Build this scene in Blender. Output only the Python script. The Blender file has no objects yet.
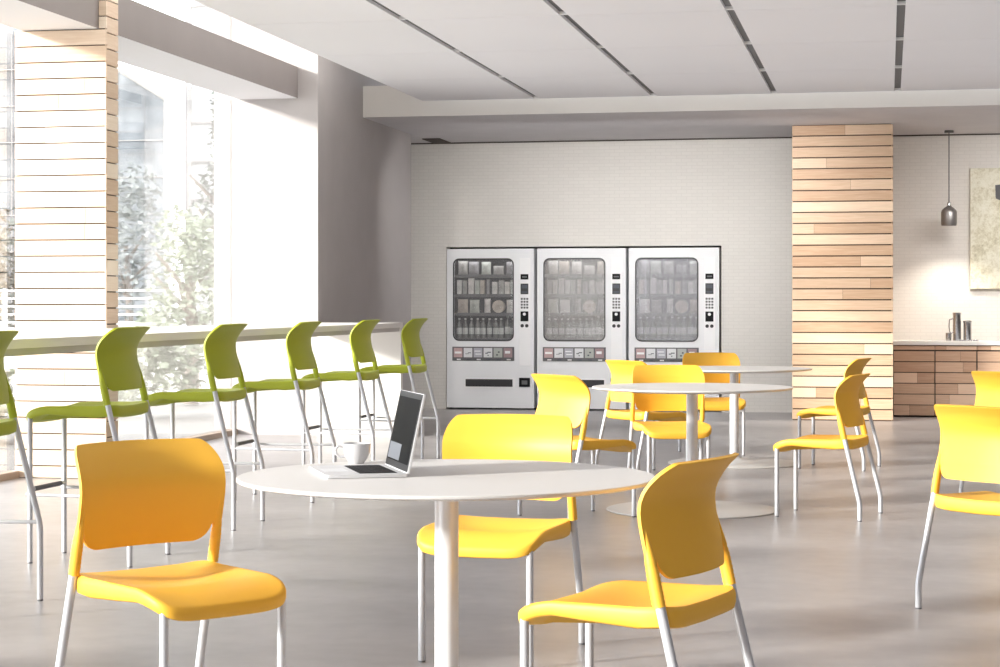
import bpy, bmesh, math, random
from mathutils import Vector, Matrix
random.seed(7)
S = bpy.context.scene
C = S.collection
PI = math.pi

# ------------------------------------------------------------------ materials
def srgb(r, g, b):
    f = lambda c: (c/255/12.92) if c/255 <= .04045 else ((c/255+.055)/1.055)**2.4
    return (f(r), f(g), f(b), 1)

def newmat(name):
    m = bpy.data.materials.new(name); m.use_nodes = True
    nt = m.node_tree
    return m, nt, nt.nodes['Principled BSDF']

def coords(nt, scale, kind='Object'):
    tc = nt.nodes.new('ShaderNodeTexCoord'); mp = nt.nodes.new('ShaderNodeMapping')
    mp.inputs['Scale'].default_value = scale
    nt.links.new(tc.outputs[kind], mp.inputs['Vector'])
    return mp.outputs['Vector']

def plain(name, col, rough=.5, metal=0., var=.03, vscale=3., bump=0., bscale=200., spec=.5, emit=0):
    """principled with faint procedural tone variation and optional fine bump"""
    m, nt, b = newmat(name)
    v = coords(nt, (1, 1, 1))
    n = nt.nodes.new('ShaderNodeTexNoise'); n.inputs['Scale'].default_value = vscale; n.inputs['Detail'].default_value = 3
    nt.links.new(v, n.inputs['Vector'])
    r = nt.nodes.new('ShaderNodeValToRGB')
    r.color_ramp.elements[0].position = .3; r.color_ramp.elements[1].position = .7
    r.color_ramp.elements[0].color = (*[c*(1-var) for c in col[:3]], 1)
    r.color_ramp.elements[1].color = (*[min(1, c*(1+var)) for c in col[:3]], 1)
    nt.links.new(n.outputs['Fac'], r.inputs['Fac']); nt.links.new(r.outputs['Color'], b.inputs['Base Color'])
    b.inputs['Roughness'].default_value = rough; b.inputs['Metallic'].default_value = metal
    b.inputs['Specular IOR Level'].default_value = spec
    if bump:
        n2 = nt.nodes.new('ShaderNodeTexNoise'); n2.inputs['Scale'].default_value = bscale
        nt.links.new(v, n2.inputs['Vector'])
        bp = nt.nodes.new('ShaderNodeBump'); bp.inputs['Strength'].default_value = bump; bp.inputs['Distance'].default_value = .002
        nt.links.new(n2.outputs['Fac'], bp.inputs['Height']); nt.links.new(bp.outputs['Normal'], b.inputs['Normal'])
    if emit:
        b.inputs['Emission Color'].default_value = col; b.inputs['Emission Strength'].default_value = emit
    return m

def floor_mat():
    m, nt, b = newmat('polished_concrete')
    N = nt.nodes; L = nt.links
    v1 = coords(nt, (.35, 1.1, 1)); v2 = coords(nt, (1, 1, 1))
    n1 = N.new('ShaderNodeTexNoise'); n1.inputs['Scale'].default_value = 1.4; n1.inputs['Detail'].default_value = 2.5; n1.inputs['Roughness'].default_value = .5
    n2 = N.new('ShaderNodeTexNoise'); n2.inputs['Scale'].default_value = 9; n2.inputs['Detail'].default_value = 2
    L.new(v1, n1.inputs['Vector']); L.new(v2, n2.inputs['Vector'])
    mx = N.new('ShaderNodeMix'); mx.data_type = 'FLOAT'; mx.inputs[0].default_value = .28
    L.new(n1.outputs['Fac'], mx.inputs[2]); L.new(n2.outputs['Fac'], mx.inputs[3])
    r = N.new('ShaderNodeValToRGB'); r.color_ramp.elements[0].position = .3; r.color_ramp.elements[1].position = .7
    r.color_ramp.elements[0].color = srgb(142, 139, 140); r.color_ramp.elements[1].color = srgb(176, 172, 172)
    L.new(mx.outputs[0], r.inputs['Fac']); L.new(r.outputs['Color'], b.inputs['Base Color'])
    rr = N.new('ShaderNodeMapRange'); rr.inputs['To Min'].default_value = .27; rr.inputs['To Max'].default_value = .38
    L.new(n1.outputs['Fac'], rr.inputs['Value']); L.new(rr.outputs['Result'], b.inputs['Roughness'])
    b.inputs['Specular IOR Level'].default_value = .45
    return m

def wallpaper_mat():
    m, nt, b = newmat('textured_wall_tile')
    N = nt.nodes; L = nt.links
    tc = N.new('ShaderNodeTexCoord'); sx = N.new('ShaderNodeSeparateXYZ'); cx = N.new('ShaderNodeCombineXYZ')
    L.new(tc.outputs['Object'], sx.inputs[0]); L.new(sx.outputs['X'], cx.inputs['X']); L.new(sx.outputs['Z'], cx.inputs['Y'])
    br = N.new('ShaderNodeTexBrick'); br.inputs['Scale'].default_value = 1.0
    br.inputs['Brick Width'].default_value = .12; br.inputs['Row Height'].default_value = .04
    br.inputs['Mortar Size'].default_value = .004; br.inputs['Mortar Smooth'].default_value = .4
    br.inputs['Color1'].default_value = srgb(227, 223, 217); br.inputs['Color2'].default_value = srgb(224, 220, 214)
    br.inputs['Mortar'].default_value = srgb(218, 214, 208)
    L.new(cx.outputs[0], br.inputs['Vector']); L.new(br.outputs['Color'], b.inputs['Base Color'])
    bp = N.new('ShaderNodeBump'); bp.inputs['Strength'].default_value = .14; bp.inputs['Distance'].default_value = .003; bp.invert = True
    L.new(br.outputs['Fac'], bp.inputs['Height']); L.new(bp.outputs['Normal'], b.inputs['Normal'])
    b.inputs['Roughness'].default_value = .6
    return m

def wood_mat(name, dark, light, tint=1.):
    """plank wood: tone per plank from a colour attribute, grain from stretched noise"""
    m, nt, b = newmat(name)
    N = nt.nodes; L = nt.links
    at = N.new('ShaderNodeAttribute'); at.attribute_name = 'plank'
    v = coords(nt, (1.2, 1.2, 22))
    addv = N.new('ShaderNodeVectorMath'); addv.operation = 'MULTIPLY_ADD'
    addv.inputs[1].default_value = (17, 9, 23)
    L.new(at.outputs['Color'], addv.inputs[0]); L.new(v, addv.inputs[2])
    n = N.new('ShaderNodeTexNoise'); n.inputs['Scale'].default_value = 3.2; n.inputs['Detail'].default_value = 6; n.inputs['Distortion'].default_value = .8
    L.new(addv.outputs[0], n.inputs['Vector'])
    mx = N.new('ShaderNodeMix'); mx.data_type = 'FLOAT'; mx.inputs[0].default_value = .45
    L.new(at.outputs['Fac'], mx.inputs[2]); L.new(n.outputs['Fac'], mx.inputs[3])
    r = N.new('ShaderNodeValToRGB'); r.color_ramp.elements[0].position = .2; r.color_ramp.elements[1].position = .75
    r.color_ramp.elements[0].color = dark; r.color_ramp.elements[1].color = light
    L.new(mx.outputs[0], r.inputs['Fac']); L.new(r.outputs['Color'], b.inputs['Base Color'])
    b.inputs['Roughness'].default_value = .55
    return m

def glass_mat(name, haze=0., hazecol=(.8, .8, .82, 1), refl=.06, rough=.0):
    m, nt, b = newmat(name)
    N = nt.nodes; L = nt.links
    nt.nodes.remove(b)
    out = N['Material Output']
    tr = N.new('ShaderNodeBsdfTransparent'); gl = N.new('ShaderNodeBsdfGlossy'); gl.inputs['Roughness'].default_value = rough
    m1 = N.new('ShaderNodeMixShader')
    fr = N.new('ShaderNodeFresnel'); fr.inputs['IOR'].default_value = 1.3
    mul = N.new('ShaderNodeMath'); mul.operation = 'MULTIPLY_ADD'; mul.inputs[1].default_value = .6; mul.inputs[2].default_value = refl*.3
    L.new(fr.outputs[0], mul.inputs[0]); L.new(mul.outputs[0], m1.inputs[0])
    L.new(tr.outputs[0], m1.inputs[1]); L.new(gl.outputs[0], m1.inputs[2])
    last = m1.outputs[0]
    if haze:  # diffuse veil mixed in to imitate reflections on the glass
        df = N.new('ShaderNodeBsdfDiffuse'); df.inputs['Color'].default_value = hazecol
        m2 = N.new('ShaderNodeMixShader')
        v = coords(nt, (1, 1, 1)); n = N.new('ShaderNodeTexNoise'); n.inputs['Scale'].default_value = 1.5
        L.new(v, n.inputs['Vector'])
        mr = N.new('ShaderNodeMapRange'); mr.inputs['To Min'].default_value = haze*.85; mr.inputs['To Max'].default_value = haze*1.15
        L.new(n.outputs['Fac'], mr.inputs['Value']); L.new(mr.outputs['Result'], m2.inputs[0])
        L.new(last, m2.inputs[1]); L.new(df.outputs[0], m2.inputs[2]); last = m2.outputs[0]
    L.new(last, out.inputs['Surface'])
    return m

def canvas_mat():
    m, nt, b = newmat('abstract_canvas')
    N = nt.nodes; L = nt.links
    v = coords(nt, (1, 1, 1))
    n1 = N.new('ShaderNodeTexNoise'); n1.inputs['Scale'].default_value = 2.4; n1.inputs['Detail'].default_value = 8; n1.inputs['Roughness'].default_value = .7
    n2 = N.new('ShaderNodeTexNoise'); n2.inputs['Scale'].default_value = 26; n2.inputs['Detail'].default_value = 6; n2.inputs['Roughness'].default_value = .75
    L.new(v, n1.inputs['Vector']); L.new(v, n2.inputs['Vector'])
    mx = N.new('ShaderNodeMix'); mx.data_type = 'FLOAT'; mx.inputs[0].default_value = .45
    L.new(n1.outputs['Fac'], mx.inputs[2]); L.new(n2.outputs['Fac'], mx.inputs[3])
    r = N.new('ShaderNodeValToRGB')
    e = r.color_ramp.elements
    e[0].position = .34; e[0].color = srgb(160, 154, 130); e[1].position = .66; e[1].color = srgb(240, 238, 224)
    k = e.new(.44); k.color = srgb(206, 200, 174); k = e.new(.52); k.color = srgb(228, 225, 206)
    L.new(mx.outputs[0], r.inputs['Fac']); L.new(r.outputs['Color'], b.inputs['Base Color'])
    b.inputs['Roughness'].default_value = .7
    return m

def facade_mat():
    m, nt, b = newmat('pale_glass_facade')
    N = nt.nodes; L = nt.links
    tc = N.new('ShaderNodeTexCoord'); sx = N.new('ShaderNodeSeparateXYZ'); cx = N.new('ShaderNodeCombineXYZ')
    L.new(tc.outputs['Object'], sx.inputs[0])
    ad = N.new('ShaderNodeMath'); ad.operation = 'ADD'
    L.new(sx.outputs['X'], ad.inputs[0]); L.new(sx.outputs['Y'], ad.inputs[1])
    L.new(ad.outputs[0], cx.inputs['X']); L.new(sx.outputs['Z'], cx.inputs['Y'])
    br = N.new('ShaderNodeTexBrick'); br.offset = 0; br.inputs['Scale'].default_value = 1
    br.inputs['Brick Width'].default_value = .62; br.inputs['Row Height'].default_value = .5
    br.inputs['Mortar Size'].default_value = .022; br.inputs['Bias'].default_value = 0
    br.inputs['Color1'].default_value = srgb(156, 161, 166); br.inputs['Color2'].default_value = srgb(138, 145, 151)
    br.inputs['Mortar'].default_value = srgb(150, 152, 155)
    L.new(cx.outputs[0], br.inputs['Vector'])
    n = N.new('ShaderNodeTexNoise'); n.inputs['Scale'].default_value = 1.3; n.inputs['Detail'].default_value = 6
    L.new(tc.outputs['Object'], n.inputs['Vector'])
    r = N.new('ShaderNodeValToRGB'); r.color_ramp.elements[0].position = .35; r.color_ramp.elements[1].position = .6
    r.color_ramp.elements[0].color = srgb(150, 155, 158); r.color_ramp.elements[1].color = (1, 1, 1, 1)
    L.new(n.outputs['Fac'], r.inputs['Fac'])
    mx = N.new('ShaderNodeMix'); mx.data_type = 'RGBA'; mx.blend_type = 'MULTIPLY'; mx.inputs[0].default_value = .8
    L.new(br.outputs['Color'], mx.inputs[6]); L.new(r.outputs['Color'], mx.inputs[7])
    L.new(mx.outputs[2], b.inputs['Base Color']); b.inputs['Roughness'].default_value = .35
    return m

def leaf_mat(name, a, bcol):
    m, nt, b = newmat(name)
    N = nt.nodes; L = nt.links
    v = coords(nt, (1, 1, 1))
    n = N.new('ShaderNodeTexNoise'); n.inputs['Scale'].default_value = 2.5; n.inputs['Detail'].default_value = 3
    L.new(v, n.inputs['Vector'])
    r = N.new('ShaderNodeValToRGB'); r.color_ramp.elements[0].position = .38; r.color_ramp.elements[1].position = .62
    r.color_ramp.elements[0].color = a; r.color_ramp.elements[1].color = bcol
    L.new(n.outputs['Fac'], r.inputs['Fac']); L.new(r.outputs['Color'], b.inputs['Base Color'])
    b.inputs['Roughness'].default_value = .6
    return m

M = dict(
    floor=floor_mat(), tile_wall=wallpaper_mat(),
    white_wall=plain('white_plaster', srgb(232, 230, 230), .75, bump=.08),
    grey_dark=plain('unseen_wall_dark', srgb(120, 115, 112), .75),  # dark tone chosen to cut bounce from the unseen walls
    grey_wall=plain('grey_plaster', srgb(186, 181, 180), .75, bump=.08),
    beam=plain('beam_plaster', srgb(146, 139, 137), .75),
    soffit=plain('bulkhead_paint', srgb(204, 201, 204), .7),
    ceiling=plain('ceiling_panel', srgb(226, 225, 228), .8, var=.012, vscale=.8),
    slot=plain('ceiling_slot_dark', srgb(104, 104, 106), .7), clip=plain('ceiling_clip', srgb(235, 235, 235), .5),
    wood=wood_mat('pale_plank_wood', srgb(190, 156, 126), srgb(230, 204, 176)),
    wood_sunlit=wood_mat('sunlit_plank_wood', srgb(212, 186, 160), srgb(244, 230, 212)),  # pillar wood repeated paler, with the sun's brightness put into the colour
    wood2=wood_mat('cabinet_plank_wood', srgb(184, 148, 122), srgb(226, 196, 170)),
    woodgap=plain('plank_gap', srgb(84, 64, 52), .8),
    kick=plain('toe_kick', srgb(70, 60, 55), .7),
    yellow=plain('yellow_plastic', srgb(246, 188, 62), .5, var=.01, bump=.06, bscale=500, spec=.5),
    green=plain('lime_plastic', srgb(170, 180, 46), .45, var=.01, bump=.06, bscale=500, spec=.4),
    leg=plain('silver_powder_coat', srgb(205, 207, 212), .34, metal=.25, var=.01),
    glide=plain('grey_glide', srgb(120, 122, 126), .5),
    rubber=plain('dark_rubber', srgb(104, 104, 108), .6),
    table=plain('white_laminate', srgb(208, 206, 204), .42, var=.008),
    pole=plain('white_metal', srgb(226, 228, 232), .3, metal=.1, var=.008),
    counter=plain('counter_white', srgb(236, 233, 228), .5, var=.01),
    apron=plain('counter_apron_grey', srgb(196, 192, 188), .55),
    sill=plain('window_sill_tan', srgb(170, 152, 138), .6),
    pane=glass_mat('window_glass', refl=.05),
    machine=plain('machine_white', srgb(243, 244, 246), .38, var=.01),
    machine_panel=plain('machine_panel', srgb(250, 250, 251), .35, var=.005),
    black=plain('black_trim', srgb(30, 30, 32), .5, spec=.12), darkgrey=plain('dark_grey_plastic', srgb(62, 62, 64), .45),
    inner=plain('machine_interior', srgb(78, 78, 80), .7), shelf=plain('machine_shelf', srgb(104, 104, 106), .5),
    steel=plain('brushed_steel', srgb(188, 188, 190), .25, metal=1., var=.05, vscale=20),
    smoke=plain('smoked_metal', srgb(150, 146, 144), .35, metal=.7),
    cord=plain('cord_grey', srgb(80, 78, 76), .6),
    bulb=plain('warm_bulb', srgb(255, 240, 214), .5, emit=3.),
    canvas=canvas_mat(), canvas_edge=plain('canvas_edge', srgb(205, 200, 180), .7),
    alu=plain('laptop_silver', srgb(212, 213, 216), .36, metal=.3, var=.005),
    screen=plain('laptop_screen', srgb(8, 8, 9), .5, spec=.02), keys=plain('laptop_keys', srgb(34, 34, 36), .6, spec=.1),
    note=plain('grey_note', srgb(84, 88, 96), .6),
    china=plain('white_china', srgb(192, 192, 195), .22, var=.005),
    concrete_out=plain('outdoor_paving', srgb(150, 149, 146), .8, var=.04), facade=facade_mat(),
    rail=plain('white_rail', srgb(245, 245, 245), .5), white_out=plain('outdoor_wall_white', srgb(240, 240, 238), .7),
    leaf_pale=leaf_mat('pale_leaves', srgb(140, 150, 132), srgb(180, 188, 168)),
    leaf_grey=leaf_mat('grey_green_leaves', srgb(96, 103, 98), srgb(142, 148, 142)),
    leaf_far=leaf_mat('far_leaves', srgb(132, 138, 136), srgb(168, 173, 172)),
    bark=plain('bark', srgb(150, 140, 130), .8, var=.1),
)

# ------------------------------------------------------------------ mesh helpers
def bx(bm, lo, hi, mi=0):
    vs = [bm.verts.new((x, y, z)) for x in (lo[0], hi[0]) for y in (lo[1], hi[1]) for z in (lo[2], hi[2])]
    fs = []
    for q in ((0,1,3,2), (4,6,7,5), (0,4,5,1), (2,3,7,6), (0,2,6,4), (1,5,7,3)):
        f = bm.faces.new([vs[i] for i in q]); f.material_index = mi; fs.append(f)
    return fs

def tube(bm, pts, r, seg=12, flat=1., cap=True, mi=0):
    """sweep a round (or flattened) section along a polyline; r may be a list"""
    pts = [Vector(p) for p in pts]; n = len(pts)
    rs = r if isinstance(r, (list, tuple)) else [r]*n
    rings = []
    prev = None
    for i, p in enumerate(pts):
        if i == 0: d = pts[1]-p
        elif i == n-1: d = p-pts[i-1]
        else: d = (pts[i+1]-p).normalized()+(p-pts[i-1]).normalized()
        d.normalize()
        if prev is None:
            ref = Vector((0, 1, 0)) if abs(d.y) < .9 else Vector((1, 0, 0))
            a = (ref - d*ref.dot(d)).normalized()
        else:
            a = (prev - d*prev.dot(d)).normalized()
        prev = a
        b = d.cross(a)
        k = 1.
        if 0 < i < n-1:
            c = (pts[i+1]-p).normalized().dot((p-pts[i-1]).normalized()); k = 1/max(.6, math.sqrt((1+c)/2))
        rings.append([bm.verts.new(p + a*(math.cos(2*PI*j/seg)*rs[i]) + b*(math.sin(2*PI*j/seg)*rs[i]*flat*k)) for j in range(seg)])
    for i in range(n-1):
        for j in range(seg):
            f = bm.faces.new((rings[i][j], rings[i][(j+1)%seg], rings[i+1][(j+1)%seg], rings[i+1][j])); f.material_index = mi
    if cap:
        f = bm.faces.new(list(reversed(rings[0]))); f.material_index = mi
        f = bm.faces.new(rings[-1]); f.material_index = mi

def arc(p, q, s, k=5):
    """round the corner q of polyline p-q-s"""
    p, q, s = map(Vector, (p, q, s))
    return [((1-t)**2)*p + 2*t*(1-t)*q + t*t*s for t in [i/k for i in range(k+1)]]

def lathe(bm, prof, c=(0, 0, 0), seg=32, mi=0):
    rings = []
    for r, z in prof:
        if r < 1e-6: rings.append([bm.verts.new((c[0], c[1], c[2]+z))])
        else: rings.append([bm.verts.new((c[0]+r*math.cos(2*PI*j/seg), c[1]+r*math.sin(2*PI*j/seg), c[2]+z)) for j in range(seg)])
    for a, b in zip(rings, rings[1:]):
        for j in range(seg):
            k = (j+1) % seg
            if len(a) == 1 and len(b) == 1: continue
            if len(a) == 1: f = bm.faces.new((a[0], b[k], b[j]))
            elif len(b) == 1: f = bm.faces.new((a[j], a[k], b[0]))
            else: f = bm.faces.new((a[j], a[k], b[k], b[j]))
            f.material_index = mi

def rrect(w, h, r, seg=6, cx=0, cz=0):
    out = []
    for sx, sz, a0 in ((1, 1, 0), (-1, 1, 90), (-1, -1, 180), (1, -1, 270)):
        for i in range(seg+1):
            a = math.radians(a0 + 90*i/seg)
            out.append((cx+sx*(w/2-r)+r*math.cos(a), cz+sz*(h/2-r)+r*math.sin(a)))
    return out

def plate(bm, loop, y0, y1, mi=0):
    """prism: 2D loop in XZ extruded between y0 (front) and y1"""
    a = [bm.verts.new((x, y0, z)) for x, z in loop]; b = [bm.verts.new((x, y1, z)) for x, z in loop]
    n = len(loop)
    bm.faces.new(a).material_index = mi; bm.faces.new(list(reversed(b))).material_index = mi
    for i in range(n):
        bm.faces.new((a[i], b[i], b[(i+1)%n], a[(i+1)%n])).material_index = mi

def ring(bm, outer, inner, y0, y1, mi=0):
    n = len(outer)
    L = [[bm.verts.new((x, y, z)) for x, z in lp] for lp in (outer, inner) for y in (y0, y1)]
    o0, o1, i0, i1 = L
    for i in range(n):
        j = (i+1) % n
        for q in ((o0[i], o0[j], i0[j], i0[i]), (o1[j], o1[i], i1[i], i1[j]), (o0[j], o0[i], o1[i], o1[j]), (i0[i], i0[j], i1[j], i1[i])):
            try: bm.faces.new(q).material_index = mi
            except ValueError: pass

def obj(name, bm, mats, parent=None, smooth=35, bevel=0):
    bmesh.ops.remove_doubles(bm, verts=bm.verts, dist=1e-6)
    if bevel:
        bmesh.ops.bevel(bm, geom=[e for e in bm.edges if len(e.link_faces) == 2 and e.calc_face_angle(0) > .6], offset=bevel, segments=2, affect='EDGES', profile=.6)
    bmesh.ops.recalc_face_normals(bm, faces=bm.faces)
    me = bpy.data.meshes.new(name); bm.to_mesh(me); bm.free()
    for m in (mats if isinstance(mats, (list, tuple)) else [mats]): me.materials.append(m)
    if smooth:
        me.shade_smooth(); me.set_sharp_from_angle(angle=math.radians(smooth))
    o = bpy.data.objects.new(name, me); C.objects.link(o)
    if parent: o.parent = parent
    return o

def B(): return bmesh.new()

def tag(o, label, cat, group=None, kind=None):
    o['label'] = label; o['category'] = cat
    if group: o['group'] = group
    if kind: o['kind'] = kind
    return o

def thing(name, label, cat, loc=(0, 0, 0), rot=0, group=None):
    o = bpy.data.objects.new(name, None); C.objects.link(o)
    o.empty_display_size = .1; o.location = loc; o.rotation_euler = (0, 0, rot)
    return tag(o, label, cat, group)

def dup(root, loc, rot, label, group=None):
    def cp(o, par):
        c = o.copy(); C.objects.link(c); c.parent = par
        for ch in o.children: cp(ch, c)
        return c
    kids = list(root.children)
    r = root.copy(); C.objects.link(r); r.location = loc; r.rotation_euler = (0, 0, rot); r['label'] = label
    if group: r['group'] = group
    for ch in kids: cp(ch, r)
    return r

def struct(name, bm, mats, label=None, smooth=0, bevel=0):
    o = obj(name, bm, mats, None, smooth, bevel); o['kind'] = 'structure'
    if label: o['label'] = label
    return o

def box_struct(name, lo, hi, mat, label=None):
    bm = B(); bx(bm, lo, hi); return struct(name, bm, mat, label)

# ------------------------------------------------------------------ room shell
YB = 22.5           # back wall
box_struct('floor', (-6.15, -5, -.15), (9, 24.2, 0), M['floor'], 'polished grey concrete floor')
# back wall with the recess for the vending machines
bm = B()
for lo, hi in (((-6.5, YB, 0), (-5.124, YB+.2, 3.3)), ((-5.124, YB, 1.915), (-1.88, YB+.2, 3.3)), ((-1.88, YB, 0), (9, YB+.2, 3.3))):
    bx(bm, lo, hi)
struct('wall_back', bm, M['tile_wall'], 'pale textured back wall')
bm = B()
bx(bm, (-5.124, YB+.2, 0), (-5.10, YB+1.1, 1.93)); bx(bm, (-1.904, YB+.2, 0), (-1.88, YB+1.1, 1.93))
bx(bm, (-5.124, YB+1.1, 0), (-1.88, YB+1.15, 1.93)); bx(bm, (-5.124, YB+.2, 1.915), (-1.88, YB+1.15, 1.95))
struct('wall_recess', bm, M['black'], 'vending machine recess lining, black for its shadow gap')  # shade of the gap around the machines is painted in as black
box_struct('wall_left', (-6.3, 17.7, 0), (-5.272, 21.36, 4.6), M['grey_wall'], 'large grey plastered pier between windows and back wall')
box_struct('wall_right', (9, -5, 0), (9.2, 24, 3.4), M['grey_dark'])  # unseen wall, added dark to hold back light from the right
box_struct('wall_front', (-6.1, -5.2, 0), (9.2, -5, 4.6), M['grey_dark'])  # unseen wall behind the camera, added dark to hold back frontal light
# floating ceiling of panels with dark slots
bm = B()
xs = [-4.63+1.18*i for i in range(13)]; y_end = 19.25; dy = 1.83
for x0, x1 in zip(xs, xs[1:]):
    k = 0; y = y_end
    while y > -5:
        bx(bm, (x0+(.03 if x0 > -4.6 else 0), y-dy+.004, 3.3), (x1-.03, y-.004, 3.325), 0)
        y -= dy
for x in xs[1:-1]:
    y = y_end
    while y > -5:
        bx(bm, (x-.03, y-.03, 3.302), (x+.03, y-.008, 3.325), 2); y -= dy
bx(bm, (-4.62, -5, 3.327), (9.5, y_end, 3.42), 1)
struct('ceiling', bm, [M['ceiling'], M['slot'], M['clip']], 'white ceiling panels with dark linear slots')
bm = B(); fs = bx(bm, (-5.271, 19.3, 3.15), (9, YB, 3.47))
for f in fs:
    if all(v.co.y < 19.4 for v in f.verts): f.material_index = 1  # front face lighter than the underside: light and shade put into the colours
struct('trim_1', bm, [M['soffit'], M['counter']], 'lowered white bulkhead along the back')
bm = B(); fs = bx(bm, (-6.05, -5, 3.183), (-5.47, 17.699, 3.479))
for f in fs:
    if all(v.co.z < 3.2 for v in f.verts): f.material_index = 1  # light on the underside put in as a whiter colour
struct('trim_2', bm, [M['beam'], M['ceiling']], 'grey plaster beam above the windows')
box_struct('ceiling_upper', (-6.4, -5, 4.6), (-4.55, 21.4, 4.7), M['white_wall'])
box_struct('wall_cove', (-4.62, -5, 3.43), (-4.55, 21.36, 4.6), M['white_wall'])
bm = B()
bx(bm, (-6.3, YB-.02, 3.135), (9, YB-.001, 3.149)); bx(bm, (-5.27, YB-.62, 3.14), (-5.06, YB-.03, 3.1495))
struct('trim_3', bm, M['kick'], 'dark shadow gap where wall meets bulkhead')
bm = B(); bx(bm, (-6.3, 21.37, 3.15), (-5.272, YB-.001, 3.47)); struct('ceiling_passage', bm, M['soffit'])
box_struct('wall_passage', (-6.5, 21.37, 0), (-6.3, YB-.001, 3.47), M['white_wall'])

def planks(bm, face, a0, a1, z0, z1, pitch, depth, fixed, seed, gap=.009):
    """rows of planks on a vertical face. face 'y': planks run in x at y=fixed (front); 'x': run in y at x=fixed"""
    rnd = random.Random(seed); col = bm.loops.layers.color.get('plank') or bm.loops.layers.color.new('plank')
    z = z1
    while z > z0+.01:
        zb = max(z0, z-pitch)
        cuts = [a0, a1]
        if rnd.random() < .5 and a1-a0 > .3: cuts = [a0, a0+(a1-a0)*rnd.uniform(.2, .8), a1]
        for p, q in zip(cuts, cuts[1:]):
            e = .0012 if len(cuts) > 2 else 0
            v = min(1, max(0, rnd.gauss(.55, .26)))
            if face == 'y': fs = bx(bm, (p+e, fixed, zb+gap/2), (q-e, fixed+depth, z-gap/2))
            else: fs = bx(bm, (fixed-depth, p+e, zb+gap/2), (fixed, q-e, z-gap/2))
            for f in fs:
                for l in f.loops: l[col] = (v, rnd.random() if False else v, v, 1)
        z = zb

# wood clad pillar at the back
bm = B()
planks(bm, 'y', -1.006, .052, 0, 3.15, .1165, .02, 21.05, 3, .013)
planks(bm, 'x', 21.071, YB-.001, 0, 3.15, .1165, .02, .052, 4)
bx(bm, (-1.0, 21.066, 0), (.033, YB-.001, 3.149), 1)
struct('pillar', bm, [M['wood'], M['woodgap']], 'pillar clad in pale horizontal wood planks')
# wood clad column at the windows
bm = B()
planks(bm, 'y', -6.10, -5.41, 0, 3.18, .1145, .018, 12.95, 5)
planks(bm, 'x', 12.9685, 13.17, 0, 4.3, .1145, .018, -5.41, 6)
planks(bm, 'y', -5.465, -5.41, 3.18, 4.3, .1145, .018, 12.95, 8)
bx(bm, (-6.09, 12.966, 0), (-5.427, 13.17, 3.18), 1); bx(bm, (-5.465, 12.966, 3.18), (-5.427, 13.17, 4.3), 1)
struct('column', bm, [M['wood_sunlit'], M['woodgap']], 'window column clad in pale wood planks')
# windows
bm = B(); bx(bm, (-6.136, -5, .05), (-6.124, 17.7, 3.183)); w1 = struct('window_1', bm, M['pane'], 'tall floor to beam window glazing')
bm = B(); bx(bm, (-6.136, -5, 3.479), (-6.124, 17.7, 4.6)); struct('window_2', bm, M['pane'], 'clerestory glazing above the beam')
box_struct('trim_4', (-6.15, -5, 0), (-6.06, 12.94, .05), M['sill'], 'low tan window sill')
box_struct('trim_5', (-6.15, 13.18, 0), (-6.06, 17.69, .05), M['sill'])

# ------------------------------------------------------------------ counter along the windows
ct = thing('window_counter', 'long white counter running along the windows behind the green stools', 'counter', (0, 0, 0))
def fx(y): return -4.10-.0394*(y-8.70)
bm = B()
loop = [(fx(4.5), 4.5), (fx(17.66), 17.66), (-5.405, 17.66), (-5.405, 4.5)]
def slab(bm, lp, z0, z1):
    a = [bm.verts.new((x, y, z0)) for x, y in lp]; b = [bm.verts.new((x, y, z1)) for x, y in lp]; n = len(lp)
    bm.faces.new(a); bm.faces.new(list(reversed(b)))
    for i in range(n): bm.faces.new((a[i], a[(i+1)%n], b[(i+1)%n], b[i]))
slab(bm, loop, 1.02, 1.065); obj('countertop', bm, M['counter'], ct, 0)
bm = B(); slab(bm, [(fx(4.5)-.02, 4.5), (fx(17.66)-.02, 17.66), (fx(17.66)-.12, 17.66), (fx(4.5)-.12, 4.5)], .984, 1.019)
obj('apron', bm, M['apron'], ct, 0)
bm = B(); bx(bm, (-5.27, 17.661, 0), (-4.458, 17.699, 1.065)); bx(bm, (-4.72, 17.70, 0), (-4.458, 17.74, 1.065))
obj('end_panel', bm, M['counter'], ct, 0)
bm = B(); bx(bm, (-5.27, 4.46, 0), (-4.0, 4.499, 1.065)); obj('end_panel', bm, M['counter'], ct, 0)

# ------------------------------------------------------------------ chairs and stools
def lerp(a, b, t): return a+(b-a)*t
def interp(tab, z):
    for (z0, v0), (z1, v1) in zip(tab, tab[1:]):
        if z <= z1: return lerp(v0, v1, max(0, (z-z0)/(z1-z0)))
    return tab[-1][1]
EDGE = [(.44, -.211), (.465, -.204), (.52, -.190), (.58, -.174), (.63, -.162), (.67, -.154), (.70, -.151), (.725, -.153), (.75, -.162), (.775, -.177), (.80, -.198), (.825, -.224)]

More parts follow.
